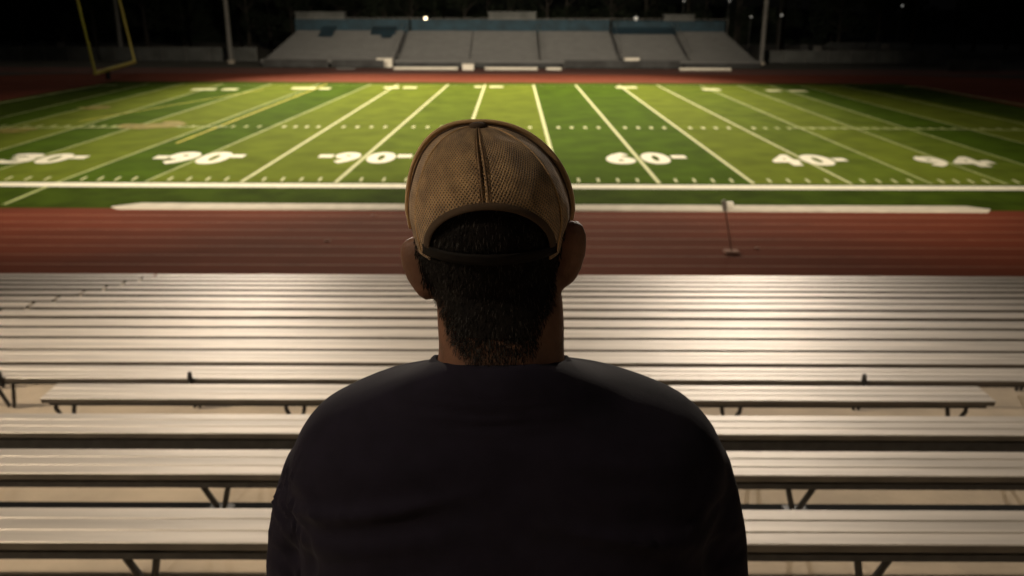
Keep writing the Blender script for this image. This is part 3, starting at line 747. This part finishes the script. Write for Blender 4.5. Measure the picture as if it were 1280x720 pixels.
def fold(co, no):
    d = 0.0
    ax = abs(co.x - .0)
    sleeve = max(0., min(1., (ax - .195) / .035)); drop = CAMZ - co.z
    if sleeve > 0 and co.z < 8.30:
        f = min(1, (8.30 - co.z) / .08)
        q = Vector(((co.z * 1.0 - math.copysign(1, co.x) * co.x * 1.3 + .4 * co.y) * 26, (co.z + math.copysign(1, co.x) * co.x) * 7, co.y * 7))
        w_ = 1 - abs(noise.noise(q)) * 3.2; w2 = 1 - abs(noise.noise(q * 1.9 + Vector((7, 3, 1)))) * 3
        mask = max(0., min(1., .55 + 1.6 * noise.noise(co * 7 + Vector((4, 0, 0)))))
        d += sleeve * f * mask * max(0., min(1., -.25 - no.y * 1.5)) * (.0052 * max(w_, -.6) + .0022 * max(w2, -.6))
    n1 = noise.noise(Vector((co.x * 5, co.y * 5, co.z * 2.6)))
    d += .0085 * n1
    if no.y < 0:      # long soft drag lines from the armpits across the back
        q2 = Vector(((co.x * .35 + (co.z - 8.1) * math.copysign(1.6, co.x)) * 13, co.x * 2.5, 1.3)); w3 = 1 - abs(noise.noise(q2)) * 3
        d += .0075 * max(w3, -.5) * min(1, ax / .12) * max(0, min(1, -no.y * 1.8 - .35)) * max(0, min(1, (8.33 - co.z) / .1))
    # crease where the sleeve meets the torso
    cr_ = math.exp(-((ax - (.237 + .06 * (8.3 - co.z) * .3)) / .008) ** 2) if co.z < 8.22 else 0
    d -= .005 * cr_ * min(1, (8.22 - co.z) / .06)
    # small pulls beneath the collar
    d += .0016 * math.sin(co.z * 420 + 4 * noise.noise(co * 12)) * math.exp(-((co.z - 8.355) / .02) ** 2) * math.exp(-((co.x + .03) / .07) ** 2)
    return d
for v in sme.vertices: v.co = v.co + v.normal * fold(v.co, v.normal)
so_ = obj('shirt', to_local(sme), M['shirt'], man, smooth=True)
# collar band: a folded rib round the neck
def collar(dz, grow, r, flat, m, nm):
    bm = bmesh.new(); a, b = P(546, 441), P(706, 438); n = 64; pts = []
    cx, rx = (a.x + b.x) / 2, (b.x - a.x) / 2 + grow
    ring = []
    for k in range(n):
        t_ = 2 * math.pi * k / n; x, y = math.cos(t_), math.sin(t_)
        back = max(0, -y) 
        ring.append(Vector((cx + rx * x, .985 + (.068 + grow) * y, a.z - .006 + .006 * back ** 2 - .028 * max(0, y) + dz)))
    m_n = 10; V = []
    for k, p_ in enumerate(ring):
        c_ = Vector((cx, .985, p_.z)); o_ = (p_ - c_).normalized(); up = (Vector((0, 0, 1)) - o_ * .55).normalized()
        V.append([bm.verts.new(p_ + o_ * math.cos(6.283 * j / m_n) * r + up * math.sin(6.283 * j / m_n) * r * flat) for j in range(m_n)])
    for k in range(n):
        for j in range(m_n): bm.faces.new((V[k][j], V[(k + 1) % n][j], V[(k + 1) % n][(j + 1) % m_n], V[k][(j + 1) % m_n]))
    bmesh.ops.recalc_face_normals(bm, faces=bm.faces)
    o = obj(nm, bm, m, so_, smooth=True); to_local(o.data); return o
collar(.002, .005, .0032, 2.8, M['shirt'], 'collar')
collar(-.0155, .0135, .0012, 1.0, M['shirt'], 'collar_seam')
# --- trousers, belt, shoes
tr = bmesh.new()
for L_ in legs: loft(tr, [(q[0], q[1], q[2], q[3] + .014, q[4] + .014) for q in L_[:-1]] + [(L_[-1][0], L_[-1][1], FLOOR + .05, .062, .068)], 24)
loft(tr, [(0, 1.0, FLOOR + .99, .182, .128, 2.4), (0, 1.0, FLOOR + .88, .19, .134, 2.4), (0, 1.0, FLOOR + .78, .182, .128, 2.3)], 40)
o = obj('trousers', remeshed(tr, .008, 5), M['trousers'], man, smooth=True); to_local(o.data)
for s in (-1, 1):
    bm = bmesh.new(); ellipsoid(bm, (s * .12, 1.06, FLOOR + .055), (.05, .14, .048), 24); ellipsoid(bm, (s * .118, .985, FLOOR + .06), (.045, .06, .055), 24)
    me = remeshed(bm, .006, 4)
    for v in me.vertices: v.co.z = max(v.co.z, FLOOR + .018)
    sh_ = obj('shoe', me, M['leather'], man, smooth=True); to_local(sh_.data)
    bm = bmesh.new(); loft(bm, [(s * .12, 1.045, FLOOR + .001, .05, .15), (s * .12, 1.045, FLOOR + .02, .052, .152)], 30); q_ = obj('sole', bm, M['trousers'], sh_); to_local(q_.data)

# --- cap
cap = thing('cap', None, 'x'); 
for kk in ('label', 'category', 'group'):
    if kk in cap: del cap[kk]
cap.name = 'cap'; cap.parent = man; cap.location = (0, 0, 0)
APEX = P(597, 160.5, 1.0); BZ = P(612, 318, .96).z
CX = HX; CYc = 1.02
def capr(az, el, grow=0.):
    """az 0 = right, -90 = back; el 0..90."""
    ca, sa, ce, se = math.cos(az), math.sin(az), math.cos(el), math.sin(el)
    rx = HW + grow; ry = .112 + grow
    hgt = (APEX.z - CAPB) + grow
    e2 = ce ** .86
    x = CX + rx * e2 * ca + (APEX.x - CX) * se ** 2; y = CYc + ry * e2 * sa
    return Vector((x, y, CAPB + hgt * se ** 1.0))
CAPB = P(612, 272).z      # height of the widest part of the cap
def cap_pt(az, v, grow=0.):
    """v in [0,1] crown from widest part to apex, negative v is the skirt below the widest part (metres)."""
    if v >= 0: return capr(az, v * math.pi / 2, grow)
    p_ = capr(az, 0, grow); k = 1 + v * 1.9
    return Vector((CX + (p_.x - CX) * k, CYc + (p_.y - CYc) * k, p_.z + v))
ARC_C = P(611, 322, .91); ARC_W = P(690, 322, .91).x - P(532, 322, .91).x; ARC_W /= 2; ARC_H = P(611, 262, .91).z - ARC_C.z
def lower(az):   # lower edge of the cap at this azimuth: drop below the widest part
    back = max(0, -math.sin(az)); return -.030 - .012 * back + .006 * max(0, math.sin(az))
def panel(a0, a1, na, nv, grow, hole, m, nm, uvscale=.1, mi=None):
    bm = bmesh.new(); uvl = bm.loops.layers.uv.new('cloth'); G = []; UV = {}
    for i in range(na + 1):
        az = a0 + (a1 - a0) * i / na; col_ = []
        lo_ = lower(az)
        for j in range(nv + 1):
            t_ = j / nv
            v_ = lo_ * (1 - t_ / .25) if t_ < .25 else (t_ - .25) / .75
            v_ = min(v_, .992)
            p_ = cap_pt(az, v_, grow)
            nz_ = noise.noise(p_ * 22) * .0016 + noise.noise(p_ * 60) * .0005
            n_ = (p_ - Vector((CX, CYc, CAPB))).normalized(); p_ += n_ * nz_
            # seam dips
            sa_ = abs(((az + math.pi / 2 + math.pi / 6) % (math.pi / 3)) - math.pi / 6) if nm != 'front_panel' else 9
            if abs(az + math.pi / 2) < .06 or sa_ < .0: p_ -= n_ * .0015 * math.exp(-((az + math.pi / 2) / .012) ** 2)
            vert = bm.verts.new(p_); col_.append(vert); UV[vert] = ((az + math.pi / 2) * .10 * math.cos(max(0, v_) * .9), (v_ if v_ < 0 else v_ * .15))
        G.append(col_)
    for i in range(na):
        for j in range(nv):
            q4 = (G[i][j], G[i + 1][j], G[i + 1][j + 1], G[i][j + 1])
            f = bm.faces.new(q4)
            for l_ in f.loops: l_[uvl].uv = UV[l_.vert]
    if hole:
        def inside(c_):
            if c_.y > CYc - .03: return False
            dx, dz = (c_.x - ARC_C.x) / ARC_W, (c_.z - ARC_C.z) / ARC_H
            return dz < 0 and abs(dx) < 1 and c_.z < ARC_C.z or dx * dx + dz * dz < 1 and dz > -.3
        kill = [f for f in bm.faces if inside(f.calc_center_median())]
        bmesh.ops.delete(bm, geom=kill, context='FACES')
        bmesh.ops.delete(bm, geom=[v for v in bm.verts if not v.link_faces], context='VERTS')
    bmesh.ops.recalc_face_normals(bm, faces=bm.faces)
    o = obj(nm, bm, m, cap, smooth=True)
    sd_ = o.modifiers.new('s', 'SOLIDIFY'); sd_.thickness = .0016; sd_.offset = -1
    to_local(o.data); return o
PI = math.pi
panel(-PI - .12, .12, 300, 150, 0, True, M['weave'], 'rear_panel')
panel(.05, PI - .05, 120, 60, .0034, False, M['cap'], 'front_panel')
def on_cap(az, v, grow): return cap_pt(az, v, grow)
# rolled seam along the edge of the taller front panel
def seam(pts, r, m, nm, n=8, flat=1.):
    bm = bmesh.new(); tube(bm, pts, r, n, flat); o = obj(nm, bm, m, cap, smooth=True); to_local(o.data); return o
def side_arc(az_l, az_r, grow, n=30):
    A_ = [on_cap(az_l, -.02 + 1.02 * k / n, grow) for k in range(n + 1)]; B_ = [on_cap(az_r, -.02 + 1.02 * k / n, grow) for k in range(n + 1)]
    return A_ + B_[::-1][1:]
seam(side_arc(PI - .07, .07, .0050), .0026, M['cap'], 'front_seam_piping')
seam(side_arc(PI + .05, -.05, .0006), .0013, M['capdark'], 'crown_seam_tape')
# back centre seam: two raised ridges with stitches
V0 = math.asin((ARC_C.z + ARC_H * 1.03 - CAPB) / (APEX.z - CAPB)) / (PI / 2); K0 = int((V0 - .02) / .96 * 40) + 1
for dz_ in (-.028, .028):
    seam([on_cap(-PI / 2 + dz_ * (1 + 1.0 * k / 40), k / 40 * .96 + .02 , .0006) for k in range(K0, 41)], .0010, M['thread'], 'back_seam_ridge', 6)
for s_ in (-1, 1):
    bm = bmesh.new()
    for k in range(int(V0 * 100) + 2, 96):
        v_ = k / 100; az = -PI / 2 + s_ * .050 * (1 + v_)
        tube(bm, [on_cap(az, v_, .0009), on_cap(az, v_ + .006, .0009)], .00055, 5)
    o = obj('stitching', bm, M['thread'], cap); to_local(o.data)
for azs in (-PI / 2 - 1.05, -PI / 2 + 1.05):
    seam([on_cap(azs, -.03 + 1.0 * k / 40, .0004) for k in range(41)], .0012, M['cap'], 'panel_seam', 6)
bm = bmesh.new(); ellipsoid(bm, APEX + Vector((0, .012, .001)), (.0105, .0105, .0048), 20); o = obj('button', bm, M['capdark'], cap, smooth=True); to_local(o.data)
# trim band around the opening and the strap beneath it: both follow the cap's surface
def surf(x, z, grow):
    """point on the cap's back at this x and height."""
    if z >= CAPB:
        # search elevation
        hgt = (APEX.z - CAPB); se = min(.999, (z - CAPB) / hgt); el = math.asin(se); v_ = el / (PI / 2)
    else: v_ = z - CAPB
    lo_, hi_ = -PI, 0
    for _ in range(40):
        mid = (lo_ + hi_) / 2
        if cap_pt(mid, v_, grow).x < x: lo_ = mid
        else: hi_ = mid
    return cap_pt((lo_ + hi_) / 2, v_, grow)
arc = [surf(ARC_C.x + ARC_W * 1.03 * math.cos(a_), ARC_C.z + ARC_H * 1.03 * math.sin(a_), .0008) for a_ in [PI * k / 48 for k in range(49)]]
bm = bmesh.new()
ctr = Vector((ARC_C.x, .90, ARC_C.z)); rows = []
for p_ in arc:
    o_ = (p_ - Vector((ARC_C.x, p_.y, ARC_C.z))).normalized()
    rr = []
    for j in range(7):
        q_ = p_ + o_ * (-.003 + .0075 * j / 6); q_ = surf(q_.x, q_.z, .0012 + .0012 * math.sin(PI * j / 6)); rr.append(bm.verts.new(q_))
    rows.append(rr)
for a_, b_ in zip(rows, rows[1:]):
    for j in range(6): bm.faces.new((a_[j], b_[j], b_[j + 1], a_[j + 1]))
bmesh.ops.recalc_face_normals(bm, faces=bm.faces)
o = obj('opening_trim', bm, M['capdark'], cap, smooth=True); sd_ = o.modifiers.new('s', 'SOLIDIFY'); sd_.thickness = .0018; to_local(o.data)
bm = bmesh.new(); rows = []
for k in range(41):
    x_ = ARC_C.x + ARC_W * 1.12 * (-1 + 2 * k / 40); rr = []
    for zz in (-.010, -.006, -.002, .002):
        rr.append(bm.verts.new(surf(x_, ARC_C.z + zz + .0, .0015)))
    rows.append(rr)
for a_, b_ in zip(rows, rows[1:]):
    for j in range(3): bm.faces.new((a_[j], b_[j], b_[j + 1], a_[j + 1]))
o = obj('strap', bm, M['hair'], cap, smooth=True); sd_ = o.modifiers.new('s', 'SOLIDIFY'); sd_.thickness = .0022; to_local(o.data)
# brim
bm = bmesh.new(); rows = []
for i in range(25):
    az = .42 + (PI - .84) * i / 24; rr = []
    for j in range(9):
        f = j / 8; base_ = cap_pt(az, -.026, .001); ln = .072 * math.sin(PI * (i + .8) / 25.6) ** .6
        q_ = base_ + Vector((0, ln * f, -.010 * f - .016 * ((base_.x - CX) / HW) ** 2 * f)); rr.append(bm.verts.new(q_))
    rows.append(rr)
for a_, b_ in zip(rows, rows[1:]):
    for j in range(8): bm.faces.new((a_[j], b_[j], b_[j + 1], a_[j + 1]))
o = obj('brim', bm, M['capdark'], cap, smooth=True); sd_ = o.modifiers.new('s', 'SOLIDIFY'); sd_.thickness = .003; to_local(o.data)

# --- hair: many short strands growing from the scalp and the nape
random.seed(5)
zt_ = HZ + .07; z_nape0, z_nape1 = P(612, 350).z, P(612, 430).z
def hairy(c_, n_):
    if c_.z > zt_ or c_.z < z_nape1: return 0
    if c_.y > SC.y + .012 and c_.z < HZ + .01: return 0
    if c_.y > SC.y + .05: return 0
    if c_.z < HZ + .035:
        el_ = hr * math.sqrt(max(0, 1 - ((c_.z - SC.z) / hh) ** 2))
        if abs(c_.x - HX) > max(el_, .074) - .0005: return 0
    if c_.z < z_nape0:
        t_ = (z_nape0 - c_.z) / (z_nape0 - z_nape1)
        hw_ = (.080 - .026 * min(1, t_ / .45)) * math.sqrt(max(0, 1 - (max(0, t_ - .45) / .56) ** 2.4)) + .004 * noise.noise(c_ * 45)
        if abs(c_.x - HX - .006) > hw_ or c_.y > 1.0: return 0
        return min(1, .12 + (hw_ - abs(c_.x - HX - .006)) / .016)
    return 1
bm = bmesh.new(); bmg = bmesh.new()
P_FADE = P(612, 385).z
cand = [i for i, c_ in enumerate(bco) if hairy(c_, bno[i]) and bno[i].y < .55]
for k in range(60000):
    i = random.choice(cand); fade = max(0, min(1, (P_FADE - bco[i].z) / .055))
    if random.random() < fade * .75 or random.random() > hairy(bco[i], bno[i]): continue
    c_ = bco[i] + Vector((random.uniform(-1, 1), random.uniform(-1, 1), random.uniform(-1, 1))) * .003; n_ = bno[i]
    L_ = random.uniform(.005, .0092) * (1 - .62 * fade)
    dn = (Vector((random.gauss(0, .22), 0, -1)) + n_ * random.uniform(.03, .15)); dn.normalize()
    p1 = c_ + dn * L_ * .55 + n_ * .0012; p2 = p1 + (dn - n_ * .25).normalized() * L_ * .45
    sd_ = dn.cross(n_).normalized() * random.uniform(.00022, .00042)
    tb = bmg if random.random() < .10 + .2 * fade else bm
    v_ = [tb.verts.new(q) for q in (c_ - sd_, c_ + sd_, p1 + sd_, p1 - sd_, p2)]
    tb.faces.new(v_[:4]); tb.faces.new((v_[3], v_[2], v_[4]))
ho = obj('hair', bm, M['hair'], man); to_local(ho.data)
hg = obj('grey_strands', bmg, M['grey_hair'], ho); to_local(hg.data)
# scalp layer beneath the strands
bm = bmesh.new(); me0 = bobj.data; off_ = Vector((0, 1.0, FLOOR)); mp_ = {}
for p_ in me0.polygons:
    if all(hairy(bco[i] + Vector((0, 0, -.004)), bno[i]) > .8 and bno[i].y < .6 and bco[i].z > P_FADE - .012 for i in p_.vertices):
        vs = []
        for i in p_.vertices:
            if i not in mp_: mp_[i] = bm.verts.new(bco[i] + bno[i] * (.0022 + .0012 * noise.noise(bco[i] * 120)))
            vs.append(mp_[i])
        bm.faces.new(vs)
sc_ = obj('scalp_hair', bm, M['hair'], ho, smooth=True); to_local(sc_.data)
